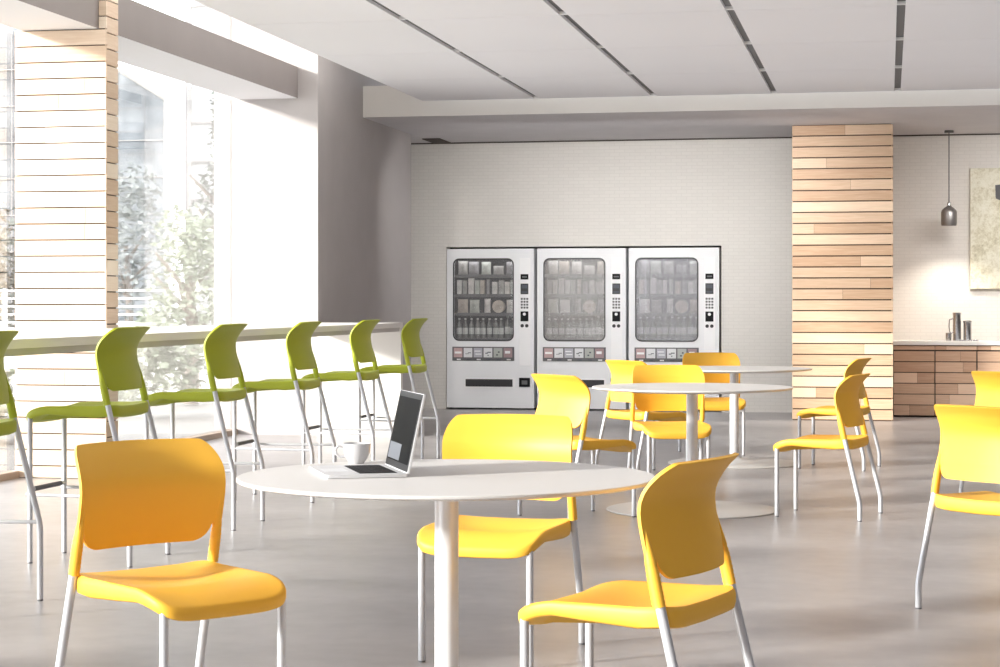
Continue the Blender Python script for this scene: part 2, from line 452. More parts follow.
def seat_bm(dz):
    bm = B(); n = 72
    def ztop(x, y):
        yy = min(1, abs(y)/.215)
        z = .450
        t = max(0, (x-.07)/.165); z -= .042*t**2.3
        z -= .023*math.exp(-((x+.06)/.12)**2)*(1-yy*yy)
        t = max(0, (-.12-x)/.09); z += .006*t
        z += .007*yy**4
        return z + dz
    def out(th, s):
        c, q = math.cos(th), math.sin(th)
        e = 2/6.5 if c > 0 else 2/9
        xx = -.002+.236*s*math.copysign(abs(c)**e, c)
        yy = s*math.copysign(abs(q)**e, q)*(lerp(.226, .219, (xx+.2)/.42))
        return xx, yy
    rings = []
    c0 = bm.verts.new((-.002, 0, ztop(-.002, 0)))
    for s in (.12, .25, .38, .5, .62, .73, .83, .91, .965, 1.):
        r = []
        for j in range(n):
            x, y = out(2*PI*j/n, s); r.append(bm.verts.new((x, y, ztop(x, y))))
        rings.append(r)
    for s, d in ((1.018, -.004), (1.028, -.011), (1.028, -.026), (1.015, -.036), (.97, -.040), (.8, -.038)):
        r = []
        for j in range(n):
            x, y = out(2*PI*j/n, s); xa, ya = out(2*PI*j/n, 1.)
            dd = d*lerp(1.0, 1.42, min(1, max(0, (.10-x)/.2)))
            r.append(bm.verts.new((x, y, ztop(xa, ya)+dd)))
        rings.append(r)
    for j in range(n): bm.faces.new((c0, rings[0][j], rings[0][(j+1)%n]))
    for a, b in zip(rings, rings[1:]):
        for j in range(n): bm.faces.new((a[j], b[j], b[(j+1)%n], a[(j+1)%n]))
    bm.faces.new(list(reversed(rings[-1])))
    return bm

def back_bm(dz):
    bm = B()
    W = .243; zb, zt = .527, .826
    def half(z):
        if z < .575:                                   # rounded lower corners between the posts
            t = min(1, (z-zb)/.056); w = .158+.058*math.sqrt(max(0, 1-(1-t)**2))
        elif z < .592: w = lerp(.2145, W-.004, (z-.575)/.017)
        else: w = W
        if z > zt-.092:                                # rounded upper corners
            t = (z-(zt-.092))/.092; w -= .044*(1-math.sqrt(max(0, 1-t*t)))
        return w
    zs = [zb+.0005+.0475*(i/8)**1.5 for i in range(9)]+[.580, .586, .592]
    zs += [lerp(.60, .728, i/9) for i in range(10)]
    zs += [zt-.092+.092*math.sin(PI/2*i/16) for i in range(17)]
    ns = 28
    def pos(x, z):
        ye = interp(EDGE, z); k = max(0, 1-(x/W)**2)
        sag = .050*(1 if z > .6 else lerp(.75, 1, (z-.5)/.1))
        return Vector((ye-sag*k, x, z+dz + .004*k*(1 if z > .78 else 0)))
    def nrm(x, z):
        a = pos(x+.002, z)-pos(x-.002, z); b = pos(x, z+.002)-pos(x, z-.002)
        return a.cross(b).normalized()
    F, K = [], []
    for z in zs:
        w = half(z); f, k = [], []
        for i in range(ns+1):
            x = -w+2*w*i/ns; p = pos(x, z); nn = nrm(x, z); th = .0065*(1 if abs(x) < w-.006 else .75)
            f.append(bm.verts.new(p+nn*th)); k.append(bm.verts.new(p-nn*th))
        F.append(f); K.append(k)
    m = len(zs)
    for r in range(m-1):
        for i in range(ns):
            bm.faces.new((F[r][i], F[r][i+1], F[r+1][i+1], F[r+1][i]))
            bm.faces.new((K[r][i+1], K[r][i], K[r+1][i], K[r+1][i+1]))
        for i in (0, ns):
            bm.faces.new((F[r][i], F[r+1][i], K[r+1][i], K[r][i]))
    for r in (0, m-1):
        for i in range(ns): bm.faces.new((F[r][i], F[r][i+1], K[r][i+1], K[r][i]))
    return bm

def post_bm(s, dz):
    bm = B(); pts = []; rs = []
    n = 34
    for i in range(n+1):
        z = lerp(.463, .665, i/n)
        pts.append((interp(EDGE, z)-.0045*min(1, i/n/.6), s*(.2345-.0035*(i/n)**1.5), z+dz))
        r = lerp(.0162, .0048, ((i/n-.4)/.6)**1.1) if i/n > .4 else .0162
        if z < .565 and i % 2: r -= .0013                # grip ridges
        rs.append(r)
    tube(bm, pts, rs, 12, 1.15)
    return bm

def make_chair(name, label, cat, colour, dz, yr, zbend, group):
    t = thing(name, label, cat, group=group)
    obj('seat', seat_bm(dz), M[colour], t, 50)
    obj('backrest', back_bm(dz), M[colour], t, 50)
    for s in (-1, 1): obj('back_post', post_bm(s, dz), M[colour], t, 60)
    for s in (-1, 1):
        bm = B()
        tube(bm, [(.205, s*.194, .006), (.205, s*.194, .405+dz)], .0125, 14)
        l = obj('leg', bm, M['leg'], t, 60)
        bm = B(); lathe(bm, [(0, 0), (.0118, 0), (.0118, .008), (0, .008)], (.205, s*.194, 0), 14); obj('glide', bm, M['glide'], l)
        bm = B()
        x1 = interp(EDGE, .465)
        zb = Vector((yr, s*.243, zbend)); up = Vector((x1, s*.234, .476+dz))
        d = (up-zb).normalized()
        tube(bm, [(yr, s*.243, .006), (yr, s*.243, zbend-.05)]+arc((yr, s*.243, zbend-.03), zb, zb+d*.03)+[up], .0132, 14)
        l = obj('leg', bm, M['leg'], t, 60)
        bm = B(); lathe(bm, [(0, 0), (.0125, 0), (.0125, .008), (0, .008)], (yr, s*.243, 0), 14); obj('glide', bm, M['glide'], l)
    if dz:
        for s in (-1, 1):
            bm = B(); tube(bm, [(.225, s*.194, zbend+.012), (.205, s*.195, zbend+.012), (yr+.004, s*.242, zbend+.012)], .0085, 10)
            obj('side_rail', bm, M['leg'], t, 60)
        bm = B(); tube(bm, [(.205, -.194, zbend+.035), (.205, .194, zbend+.035)], .010, 12)
        f = obj('footrest', bm, M['leg'], t, 60)
        bm = B(); tube(bm, [(.205, -.15, zbend+.035), (.205, .15, zbend+.035)], .0122, 12); obj('rubber_sleeve', bm, M['rubber'], f, 60)
    return t

G = 'yellow chairs around the round tables'
chairs = [
    (-1.968, 5.272, 323.2, 'yellow plastic chair at lower left with its shaded backrest before the laptop table'),
    (-0.692, 5.212, 162.3, 'yellow chair seen from behind, nearest the camera right of the laptop table'),
    (-1.361, 6.722, 263.9, 'yellow chair facing forward behind the laptop table and its white pole'),
    (-1.729, 11.241, 46.0, 'yellow chair turned away, just behind the chair at the laptop table'),
    (-1.714, 14.189, 45.9, 'small yellow chair with back turned in front of the middle vending machine'),
    (-1.378, 12.711, 286.6, 'yellow chair facing forward tucked behind the nearer bare round table'),
    (-1.399, 16.129, 286.1, 'farthest yellow chair, facing forward behind the farther bare round table'),
    (-0.389, 11.573, 166.4, 'yellow chair in profile right of the nearer bare table, overlapping another chair'),
    (-0.410, 14.977, 166.8, 'yellow chair partly hidden behind a profile chair, before the wood pillar'),
    (0.498, 8.143, 49.7, 'large yellow chair cut off by the right edge, turned away'),
    (0.815, 12.242, 47.0, 'yellow chair cut off at the right edge, behind a larger one near cabinets'),
]
c0 = None
for x, y, a, lab in chairs:
    if c0 is None:
        c0 = make_chair('stacking_chair', lab, 'chair', 'yellow', 0., -.297, .101, G)
        c0.location = (x, y, 0); c0.rotation_euler.z = math.radians(a)
    else: dup(c0, (x, y, 0), math.radians(a), lab)

stools = [
    (.038, 0.0, 'lime green bar stool cut off by the left edge of the photo'),
    (.018, .4, 'lime green bar stool in front of the wood-clad window column'),
    (.005, .1, 'lime green bar stool before the window, third along the counter from the left'),
    (-.009, .3, 'lime green bar stool directly above the left tip of the laptop table, fourth along'),
    (-.021, -.2, 'lime green bar stool behind the white cup, next to last along the counter'),
    (-.031, -.6, 'lime green bar stool at the far end of the counter by the grey pier'),
]
s0 = None
for i, (dx, da, lab) in enumerate(stools):
    loc = (-3.822+dx, 7.347+1.523*i, 0); rot = math.radians(179.2+da)
    if s0 is None:
        s0 = make_chair('bar_stool', lab, 'bar stool', 'green', .295, -.32, .315, 'green bar stools along the window counter')
        s0.location = loc; s0.rotation_euler.z = rot
    else: dup(s0, loc, rot, lab)

# ------------------------------------------------------------------ tables
def make_table(label, br=.512):
    t = thing('round_table', label, 'table', group='white round pedestal tables')
    bm = B(); lathe(bm, [(0, .715), (.45, .715), (.575, .724), (.597, .729), (.6, .732), (.6, .738), (.597, .74), (0, .74)], seg=96); obj('tabletop', bm, M['table'], t, 30)
    bm = B(); lathe(bm, [(.0345, .045), (.0345, .70), (.11, .703), (.11, .714), (0, .714)], seg=32); obj('pole', bm, M['pole'], t, 30)
    bm = B(); lathe(bm, [(0, 0), (br-.005, 0), (br, .002), (br, .007), (br-.007, .010), (.30, .018), (.12, .030), (.055, .050), (.036, .075), (0, .075)], seg=96); obj('base', bm, M['table'], t, 30)
    return t
ta = make_table('white round pedestal table in front holding the open laptop and cup', .385); ta.location = (-1.244, 5.466, 0)
t0 = make_table('nearer of the two bare white round tables by the vending machines'); t0.location = (-1.153, 11.70, 0)
dup(t0, (-1.171, 15.2, 0), 0, 'farther of the two bare white round tables, toward the wood pillar')

# ------------------------------------------------------------------ laptop and cup
lp = thing('laptop', 'open silver laptop with dark screen on the front round table', 'laptop', (-1.515, 5.49, .7402), math.radians(25.3))
bm = B(); loop = rrect(.24, .335, .012, 4)
a = [bm.verts.new((x, y, 0.001)) for x, y in loop]; b = [bm.verts.new((x, y, .0105)) for x, y in loop]
bm.faces.new(a); bm.faces.new(b)
for i in range(len(loop)): bm.faces.new((a[i], a[(i+1)%len(loop)], b[(i+1)%len(loop)], b[i]))
base = obj('base', bm, M['alu'], lp, 40)
bm = B()
for r in range(6):
    for k in range(14): bx(bm, (-.015+r*.0172, -.135+k*.0193, .0108), (-.015+r*.0172+.0155, -.135+k*.0193+.0175, .0121))
bx(bm, (-.018, -.138, .0104), (.091, .138, .0110)); obj('keyboard', bm, M['keys'], base, 0)
bm = B(); bx(bm, (-.105, -.05, .0103), (-.035, .05, .0109)); obj('trackpad', bm, M['pole'], base, 0)
tl = math.radians(12)
def scr(u, v, o):   # point on the tilted lid: u across, v up, o towards the viewer side
    return (.117+math.sin(tl)*v-math.cos(tl)*o, u, .0095+math.cos(tl)*v+math.sin(tl)*o)
def lidbox(bm, u0, u1, v0, v1, o0, o1):
    vs = [bm.verts.new(scr(u, v, o)) for u in (u0, u1) for v in (v0, v1) for o in (o0, o1)]
    for q in ((0,1,3,2), (4,6,7,5), (0,4,5,1), (2,3,7,6), (0,2,6,4), (1,5,7,3)): bm.faces.new([vs[i] for i in q])
bm = B(); lidbox(bm, -.1675, .1675, 0, .23, -.004, .004); lid = obj('lid', bm, M['alu'], lp, 40, .002)
bm = B(); lidbox(bm, -.1655, .1655, .003, .2285, .0041, .0048); obj('bezel', bm, M['black'], lid, 0)
bm = B(); lidbox(bm, -.152, .152, .022, .212, .0049, .0053); sc = obj('screen', bm, M['screen'], lid, 0)
bm = B(); lidbox(bm, -.02, .148, .026, .074, .0054, .0057); obj('screen_image', bm, M['note'], lid, 0)

cp = thing('coffee_cup', 'white china coffee cup behind the laptop on the front table', 'cup', (-1.612, 5.83, .7402), math.radians(200))
bm = B(); lathe(bm, [(0, 0), (.022, 0), (.024, .004), (.032, .014), (.040, .032), (.0435, .062), (.042, .0625), (.038, .034), (.030, .016), (0, .008)], seg=40); obj('bowl', bm, M['china'], cp, 50)
bm = B(); tube(bm, [(.040, 0, .052), (.056, 0, .056), (.066, 0, .045), (.064, 0, .030), (.050, 0, .020), (.037, 0, .022)], .0042, 10); obj('handle', bm, M['china'], cp, 60)

# ------------------------------------------------------------------ vending machines
MW, MH, MD = 1.045, 1.891, .86
PXM = MW/580.     # detail scale
def make_machine(label, pane_mat):
    t = thing('vending_machine', label, 'vending machine', group='white vending machines in the back wall')
    z0 = .02
    wx0, wx1 = .078*MW, .767*MW; wz1 = MH-.118; wz0 = wz1-.961
    hole = rrect(wx1-wx0, wz1-wz0, .07, 6, (wx0+wx1)/2, (wz0+wz1)/2)
    outer = []
    for ci, (cx, cz) in enumerate(((MW, MH), (0, MH), (0, z0), (MW, z0))):
        for i in range(7):
            hx, hz = hole[ci*7+i]
            if i == 3: outer.append((cx, cz))
            elif (i < 3) == (ci in (0, 2)): outer.append((cx, hz))
            else: outer.append((hx, cz))
    bm = B(); ring(bm, outer, hole, 0, .05); obj('front_panel', bm, M['machine'], t, 30)
    bm = B()
    bx(bm, (0, .051, z0), (.03, MD, MH)); bx(bm, (MW-.03, .051, z0), (MW, MD, MH)); bx(bm, (.03, .051, MH-.03), (MW-.03, MD, MH)); bx(bm, (.03, .051, z0), (MW-.03, MD, z0+.03)); bx(bm, (.03, MD-.03, z0+.03), (MW-.03, MD, MH-.03))
    obj('cabinet', bm, M['machine'], t, 0)
    bm = B(); ring(bm, rrect(wx1-wx0+.012, wz1-wz0+.012, .074, 6, (wx0+wx1)/2, (wz0+wz1)/2), rrect(wx1-wx0-.014, wz1-wz0-.014, .064, 6, (wx0+wx1)/2, (wz0+wz1)/2), -.006, .002)
    fr = obj('window_frame', bm, M['darkgrey'], t, 30)
    bm = B(); plate(bm, rrect(wx1-wx0-.016, wz1-wz0-.016, .063, 6, (wx0+wx1)/2, (wz0+wz1)/2), .004, .008); obj('pane', bm, pane_mat, fr, 0)
    bm = B()
    bx(bm, (wx0-.03, .36, wz0-.03), (wx1+.03, .37, wz1+.03)); bx(bm, (wx0-.03, .052, wz0-.03), (wx0-.02, .36, wz1+.03)); bx(bm, (wx1+.02, .052, wz0-.03), (wx1+.03, .36, wz1+.03))
    bx(bm, (wx0-.02, .052, wz1+.02), (wx1+.02, .36, wz1+.03)); bx(bm, (wx0-.02, .052, wz0-.03), (wx1+.02, .36, wz0-.02))
    obj('interior', bm, M['inner'], t, 0)
    for z in SHELF:
        bm = B(); bx(bm, (wx0-.019, .075, z-.035), (wx1+.019, .355, z)); obj('shelf', bm, M['shelf'], t, 0)
    bm = B(); bx(bm, (.848*MW-.012, -.008, .52), (.958*MW, -.0005, MH-.11)); cpn = obj('control_panel', bm, M['machine_panel'], t, 0, .003)
    def zz(py): return MH-(py-248.8)*.011743
    def xx(px): return (px-446.8)/86.7*MW
    bm = B(); bx(bm, (xx(520.6), -.012, zz(279.6)), (xx(528.2), -.0081, zz(274.3))); d = obj('display', bm, M['black'], cpn, 0)
    bm = B(); bx(bm, (xx(522), -.0135, zz(277.8)), (xx(527), -.0121, zz(276.3))); obj('readout', bm, M['shelf'], d, 0)
    bm = B(); bx(bm, (xx(520.6), -.012, zz(294.3)), (xx(528.2), -.0081, zz(283.8))); d = obj('card_reader', bm, M['darkgrey'], cpn, 0)
    bm = B(); bx(bm, (xx(521.4), -.0135, zz(288.6)), (xx(527.4), -.0121, zz(285))); bx(bm, (xx(521.4), -.0135, zz(293)), (xx(527.4), -.0121, zz(291.5))); obj('card_label', bm, M['note'], d, 0)
    bm = B()
    for r in range(4):
        for k in range(3): bx(bm, (xx(520.8+k*2.7), -.013, zz(299.9+r*2.9)), (xx(522.7+k*2.7), -.0081, zz(298+r*2.9)))
    obj('keypad', bm, M['shelf'], cpn, 0)
    bm = B(); bx(bm, (xx(520.6), -.013, zz(321.3)), (xx(528.2), -.0081, zz(311.5))); d = obj('coin_slot', bm, M['black'], cpn, 0)
    bm = B(); c = (xx(524.4), zz(314.2)); plate(bm, [(c[0]+.018*math.cos(k*PI/8), c[1]+.018*math.sin(k*PI/8)) for k in range(16)], -.015, -.0131); obj('coin_ring', bm, M['machine_panel'], d, 40)
    for px in (522.2, 526.7):
        bm = B(); plate(bm, [(xx(px)+.02*math.cos(k*PI/8), zz(325.8)+.02*math.sin(k*PI/8)) for k in range(16)], -.016, -.0081); obj('coin_button', bm, M['darkgrey'], cpn, 40)
    bm = B(); bx(bm, (xx(452.5), -.008, zz(361)), (xx(514.2), -.0005, zz(347))); sp = obj('selection_panel', bm, M['shelf'], t, 0, .002)
    cols = [srgb(190, 168, 168), srgb(228, 229, 231), srgb(190, 190, 198), srgb(230, 231, 232), srgb(186, 188, 184), srgb(158, 142, 144)]
    for k in range(6):
        x0 = 454+k*9.95
        bm = B(); bx(bm, (xx(x0), -.011, zz(357.6)), (xx(x0+8.6), -.0081, zz(348.2)))
        fg = {0: ((.1, .4, .9, .62),), 1: ((.2, .35, .6, .4), (.5, .45, .85, .52)), 2: ((.1, .62, .8, .72), (.2, .3, .9, .4)), 3: ((.2, .4, .5, .5), (.45, .5, .85, .6), (.45, .18, .6, .28)), 4: ((.3, .2, .5, .35), (.5, .5, .7, .65)), 5: ((.15, .42, .75, .7),)}[k]
        for u0, v0, u1, v1 in fg: bx(bm, (xx(x0+8.6*u0), -.0125, zz(357.6-9.4*v0)), (xx(x0+8.6*u1), -.0111, zz(357.6-9.4*v1)), 1)
        bx(bm, (xx(x0+3), -.011, zz(360.3)), (xx(x0+7), -.0081, zz(359.1)), 1)
        o = obj('picture_tile', bm, [PICT[k], M['machine_panel'] if k in (0, 2, 5) else M['note']], sp, 0)
    bm = B(); plate(bm, rrect(.60, .125, .02, 4, (xx(465.6)+xx(514))/2-.0, zz(383.2)), -.008, -.0005); d = obj('delivery_tray', bm, M['machine_panel'], t, 30)
    bm = B(); bx(bm, (xx(465.8), -.011, zz(386.8)), (xx(512.6), -.0081, zz(379.4))); obj('flap', bm, M['darkgrey'], d, 0, .002)
    bm = B(); bx(bm, (xx(519), -.010, zz(386.8)), (xx(529.8), -.0005, zz(377.8))); d = obj('coin_return', bm, M['black'], t, 0, .002)
    bm = B(); bx(bm, (xx(521.6), -.0125, zz(384.4)), (xx(527.2), -.0101, zz(380.4))); obj('cup', bm, M['shelf'], d, 0)
    return t
def mz(py): return MH-(py-248.8)*.011743
SHELF = [mz(274.4), mz(294), mz(313), mz(338.5)]
PICT = [plain('picture_%d' % k, c, .5) for k, c in enumerate([srgb(196, 168, 168), srgb(228, 229, 231), srgb(188, 188, 196), srgb(230, 231, 232), srgb(184, 188, 182), srgb(166, 142, 144)])]
MX = [-5.114, -4.030, -2.950]
MN = ['left', 'middle', 'right']
panes = [glass_mat('machine_glass_left', .07, refl=.1), glass_mat('machine_glass_middle', .28, (.72, .70, .69, 1), refl=.1), glass_mat('machine_glass_right', .30, (.70, .70, .74, 1), refl=.1)]  # stronger haze on middle and right panes paints in bright reflections
YM = YB-.02
for i in range(3):
    m = make_machine('white vending machine, %s of the three built into the back wall' % ['leftmost', 'middle one', 'rightmost'][i], panes[i])
    m.location = (MX[i], YM, 0)
    l = bpy.data.lights.new('machine_fill', 'AREA'); l.shape = 'RECTANGLE'; l.size = .7; l.size_y = .05; l.energy = .55  # added fill inside the machine so the products show
    o = bpy.data.objects.new('machine_fill', l); C.objects.link(o); o.location = (MX[i]+.44, YM+.075, MH-.115); o.rotation_euler = (math.radians(-20), 0, 0)

# products on the machine shelves
def pmat(k, c): return plain('packet_%d' % k, c, .45, var=.22, vscale=16)
PM = [pmat(k, c) for k, c in enumerate([srgb(170, 168, 164), srgb(206, 204, 200), srgb(150, 148, 150), srgb(190, 180, 168), srgb(184, 188, 180), srgb(214, 210, 206)])]
def bag_bm(w, h, d=.05):
    bm = B(); nx, nz = 8, 8; F, K = [], []
    for r in range(nz+1):
        v = r/nz; f, k = [], []
        for c in range(nx+1):
            u = c/nx; b = (math.sin(PI*u)**.6)*(math.sin(PI*v)**.5) if 0 < u < 1 and 0 < v < 1 else 0
            x = (u-.5)*w*(1-.06*math.sin(PI*v)); z = v*h
            f.append(bm.verts.new((x, -d/2*b, z))); k.append(bm.verts.new((x, d/2*b, z)) if b else f[-1])
        F.append(f); K.append(k)
    for r in range(nz):
        for c in range(nx):
            bm.faces.new((F[r][c], F[r][c+1], F[r+1][c+1], F[r+1][c]))
            q = [K[r][c+1], K[r][c], K[r+1][c], K[r+1][c+1]]
            try: bm.faces.new(q)
            except ValueError: pass
    return bm
def bar_bm(w, h):
    bm = B(); bx(bm, (-w/2, -.03, 0), (w/2, .03, h)); return bm
def disc_bm(r):
    bm = B(); plate(bm, [(r*math.cos(k*PI/16), r+r*math.sin(k*PI/16)) for k in range(32)], -.03, .03); return bm
def bottle_bm(r, h, part):
    bm = B()
    if part == 'body': lathe(bm, [(0, 0), (r*.9, 0), (r, .008), (r, h*.58), (r*.8, h*.68), (r*.36, h*.82), (r*.34, h*.93), (0, h*.93)], seg=16)
    elif part == 'cap': lathe(bm, [(0, h*.931), (r*.42, h*.931), (r*.42, h), (0, h)], seg=12)
    else: lathe(bm, [(r*1.02, h*.2), (r*1.02, h*.52)], seg=16)
    return bm
bot_m = plain('bottle_grey', srgb(120, 122, 120), .2); cap_m = plain('bottle_cap', srgb(214, 214, 212), .4); lab_m = plain('bottle_label', srgb(196, 200, 196), .5, var=.15, vscale=20)
ORD = ['first', 'second', 'third', 'fourth', 'fifth', 'sixth', 'seventh', 'eighth', 'ninth', 'tenth']
r1 = [(175, 240, 172), (245, 315, 176), (330, 395, 178), (410, 480, 205), (497, 547, 178)]
r2 = [(170, 200, 300), (208, 232, 302), (245, 282, 288), (290, 318, 302), (325, 352, 302), (368, 388, 296), (405, 438, 312), (448, 480, 302), (488, 520, 312), (526, 544, 300)]
r3 = [(172, 242, 428), (252, 318, 432), (350, 392, 425), None, (498, 550, 432)]
r4 = [180, 220, 262, 303, 340, 382, 425, 460, 503, 538]
def xl(p): return (430+p/6.667-446.8)/86.7*MW
def zl(p): return mz(235+p/6.667)
rnd = random.Random(11)
for i in range(3):
    side = MN[i]; x0 = MX[i]
    def put(name, bm, mat, px, z, y, lab, cat, grp, tilt=0):
        o = obj(name, bm, mat, None, 40); o.location = (x0+px, YM+y, z+.0005); o.rotation_euler = (0, tilt, 0)
        return tag(o, lab, cat, grp)
    for k, (a, b, t) in enumerate(r1):
        put('snack_bag', bag_bm(xl(b)-xl(a), zl(t)-SHELF[0]), PM[(k*2+i) % 6], xl((a+b)/2), SHELF[0], .11,
            '%s snack bag from the left on the top shelf of the %s vending machine' % (ORD[k], side), 'snack bag', 'snack bags on the top machine shelf')
    for k, (a, b, t) in enumerate(r2):
        put('snack_box', bar_bm(xl(b)-xl(a), zl(t)-SHELF[1]), PM[(k*5+i+1) % 6], xl((a+b)/2), SHELF[1], .12,
            '%s upright snack box from the left on the second shelf of the %s vending machine' % (ORD[k], side), 'snack box', 'snack boxes on the second machine shelf')
    for k, q in enumerate(r3):
        if q is None:
            put('round_packet', disc_bm((xl(487)-xl(405))/2), PM[3], xl(446), SHELF[2], .12, 'large round packet on the third shelf of the %s vending machine' % side, 'packet', 'round packets in the machines')
        else:
            a, b, t = q
            put('snack_bag', bag_bm(xl(b)-xl(a), zl(t)-SHELF[2]), PM[(k+3+i) % 6], xl((a+b)/2), SHELF[2], .11,
                '%s item from the left, a bag, on the third shelf of the %s vending machine' % (ORD[k], side), 'snack bag', 'snack bags on the third machine shelf')
    for k, p in enumerate(r4):
        h = .235 if k != 8 else .262; r = .031 if k not in (6, 8) else .034
        if i == 2 and k != 8: h *= 1.08
        e = thing('drink_bottle', '%s drink bottle from the left on the bottom shelf of the %s vending machine' % (ORD[k], side), 'bottle', (x0+xl(p), YM+.13, SHELF[3]+.0005), group='drink bottles on the bottom machine shelf')
        obj('body', bottle_bm(r, h, 'body'), bot_m, e, 50); obj('cap', bottle_bm(r, h, 'cap'), cap_m, e, 40); obj('label_band', bottle_bm(r, h, 'label'), lab_m, e, 40)

# ------------------------------------------------------------------ cabinets, worktop, jugs, painting, lamp
XC = [.056, .504, .951, 1.40, 1.85]
ordc = ['leftmost', 'second', 'third', 'fourth']
for k in range(4):
    xa, xb = XC[k]+.0015, XC[k+1]-.0015
    t = thing('base_cabinet', 'wood plank base cabinet under the worktop, %s from the wood pillar' % (ordc[k] if k else 'first'), 'cabinet', (0, 0, 0), group='plank cabinets under the back worktop')
    bm = B(); bx(bm, (xa, 21.875, .08), (xb, YB-.002, .79)); bx(bm, (xa, 21.90, 0), (xb, YB-.002, .08)); obj('carcass', bm, M['kick'], t, 0)
    bm = B(); planks(bm, 'y', xa+.004, xb-.004, .016, .728, .1187, .02, 21.853, 20+k); obj('door', bm, M['wood2'], t, 0)
    bm = B(); planks(bm, 'y', xa, xb, .735, .788, .06, .02, 21.853, 30+k); obj('top_rail', bm, M['wood2'], t, 0)
bm = B(); bx(bm, (.055, 21.83, .792), (1.86, YB-.001, .836)); tag(obj('worktop', bm, M['counter'], None, 0, .003), 'white worktop over the plank cabinets holding steel jugs', 'worktop')
ZC = .8365
def jug(x, y, r, h, lab, handle=True):
    t = thing('steel_jug', lab, 'jug', (x, y, ZC), group='steel jugs on the worktop')
    bm = B(); lathe(bm, [(0, 0), (r*1.05, 0), (r*1.05, .006), (r, .012), (r*.97, h*.9), (r*1.04, h*.98), (r*1.08, h), (r*.95, h), (r*.9, h*.9), (r*.9, .02), (0, .015)], seg=28); obj('body', bm, M['steel'], t, 40)
    if handle:
        bm = B(); tube(bm, [(-r*.95, 0, h*.78), (-r*1.75, 0, h*.74), (-r*1.85, 0, h*.5), (-r*1.7, 0, h*.3), (-r*.95, 0, h*.26)], .006, 8); obj('handle', bm, M['steel'], t, 60)
    else:
        bm = B(); lathe(bm, [(r*1.09, h), (r*1.09, h+.008), (r*.4, h+.014), (0, h+.014)], seg=24); obj('lid', bm, M['steel'], t, 40)
    return t
jug(.747, 22.13, .046, .31, 'tall steel jug with a side handle on the white worktop')
jug(.86, 22.12, .044, .21, 'shorter steel jug with a lid beside the tall one on worktop', False)
bm = B(); lathe(bm, [(0, 0), (.03, 0), (.032, .085), (.029, .085), (.027, .004), (0, .004)], (.655, 22.05, ZC), 24); tag(obj('steel_cup', bm, M['steel'], None, 40), 'small steel cup left of the tall jug on the worktop', 'cup')
bm = B(); bx(bm, (.76, 21.95, ZC-.0003), (.97, 22.05, ZC+.012)); tag(obj('serving_tray', bm, M['steel'], None, 0, .004), 'flat steel tray in front of the jugs on the worktop', 'tray')

pt = thing('abstract_picture', 'pale gold abstract canvas hanging on the wall at right edge', 'painting', (0, 0, 0))
bm = B(); bx(bm, (.901, YB-.05, 1.409), (2.0, YB-.012, 2.762)); obj('stretched_canvas', bm, M['canvas_edge'], pt, 0, .004)
bm = B(); bx(bm, (.906, YB-.053, 1.414), (1.995, YB-.0505, 2.757)); obj('painted_face', bm, M['canvas'], pt, 0)
bm = B(); plate(bm, [(1.175, 2.57), (1.30, 2.58), (1.42, 2.50), (1.40, 2.40), (1.27, 2.38), (1.18, 2.42)], YB-.055, YB-.0531); obj('dark_shape', bm, M['darkgrey'], pt, 0)

pl = thing('pendant_lamp', 'smoked metal pendant lamp hanging on a thin cord above worktop', 'lamp', (.658, 22.0, 0))
bm = B(); tube(bm, [(0, 0, 2.34), (0, 0, 3.149)], .0055, 8); obj('cord', bm, M['cord'], pl, 60)
bm = B(); lathe(bm, [(0, 3.125), (.05, 3.125), (.05, 3.149), (0, 3.149)], seg=24); obj('ceiling_rose', bm, M['cord'], pl, 40)
bm = B(); lathe(bm, [(.0, 2.36), (.016, 2.36), (.02, 2.345), (.02, 2.325), (.028, 2.318), (0, 2.316)], seg=20); obj('cap', bm, M['steel'], pl, 40)
bm = B(); lathe(bm, [(.026, 2.316), (.05, 2.30), (.078, 2.275), (.086, 2.25), (.086, 2.12), (.08, 2.102), (.076, 2.102), (.082, 2.122), (.082, 2.248), (.074, 2.272), (.048, 2.295), (.02, 2.31)], seg=36); obj('lamp_shade', bm, M['smoke'], pl, 40)
bm = B(); lathe(bm, [(0, 2.108), (.018, 2.115), (.026, 2.135), (.02, 2.16), (.012, 2.19), (0, 2.19)], seg=20); obj('bulb', bm, M['bulb'], pl, 60)

# ------------------------------------------------------------------ outside
bm = B(); bx(bm, (-60, -30, -.2), (-6.15, 90, -.02)); struct('ground', bm, M['concrete_out'], 'pale paved ground outside')
# parapet with railing
bm = B(); bx(bm, (-30, 24, -.02), (-6.5, 24.25, .93)); o = struct('wall_terrace', bm, M['white_out'], 'low white terrace wall outside')
rl = thing('terrace_railing', 'white metal railing on the terrace wall outside the window', 'railing', (-18, 24.12, .93))
for k in range(5):
    bm = B(); tube(bm, [(-11, 0, .07+.105*k), (11, 0, .07+.105*k)], .014, 6); obj('rail', bm, M['rail'], rl, 60)
for k in range(18):
    bm = B(); bx(bm, (-11+k*1.25-.02, -.03, 0), (-11+k*1.25+.02, .03, .52)); obj('post', bm, M['rail'], rl, 0)
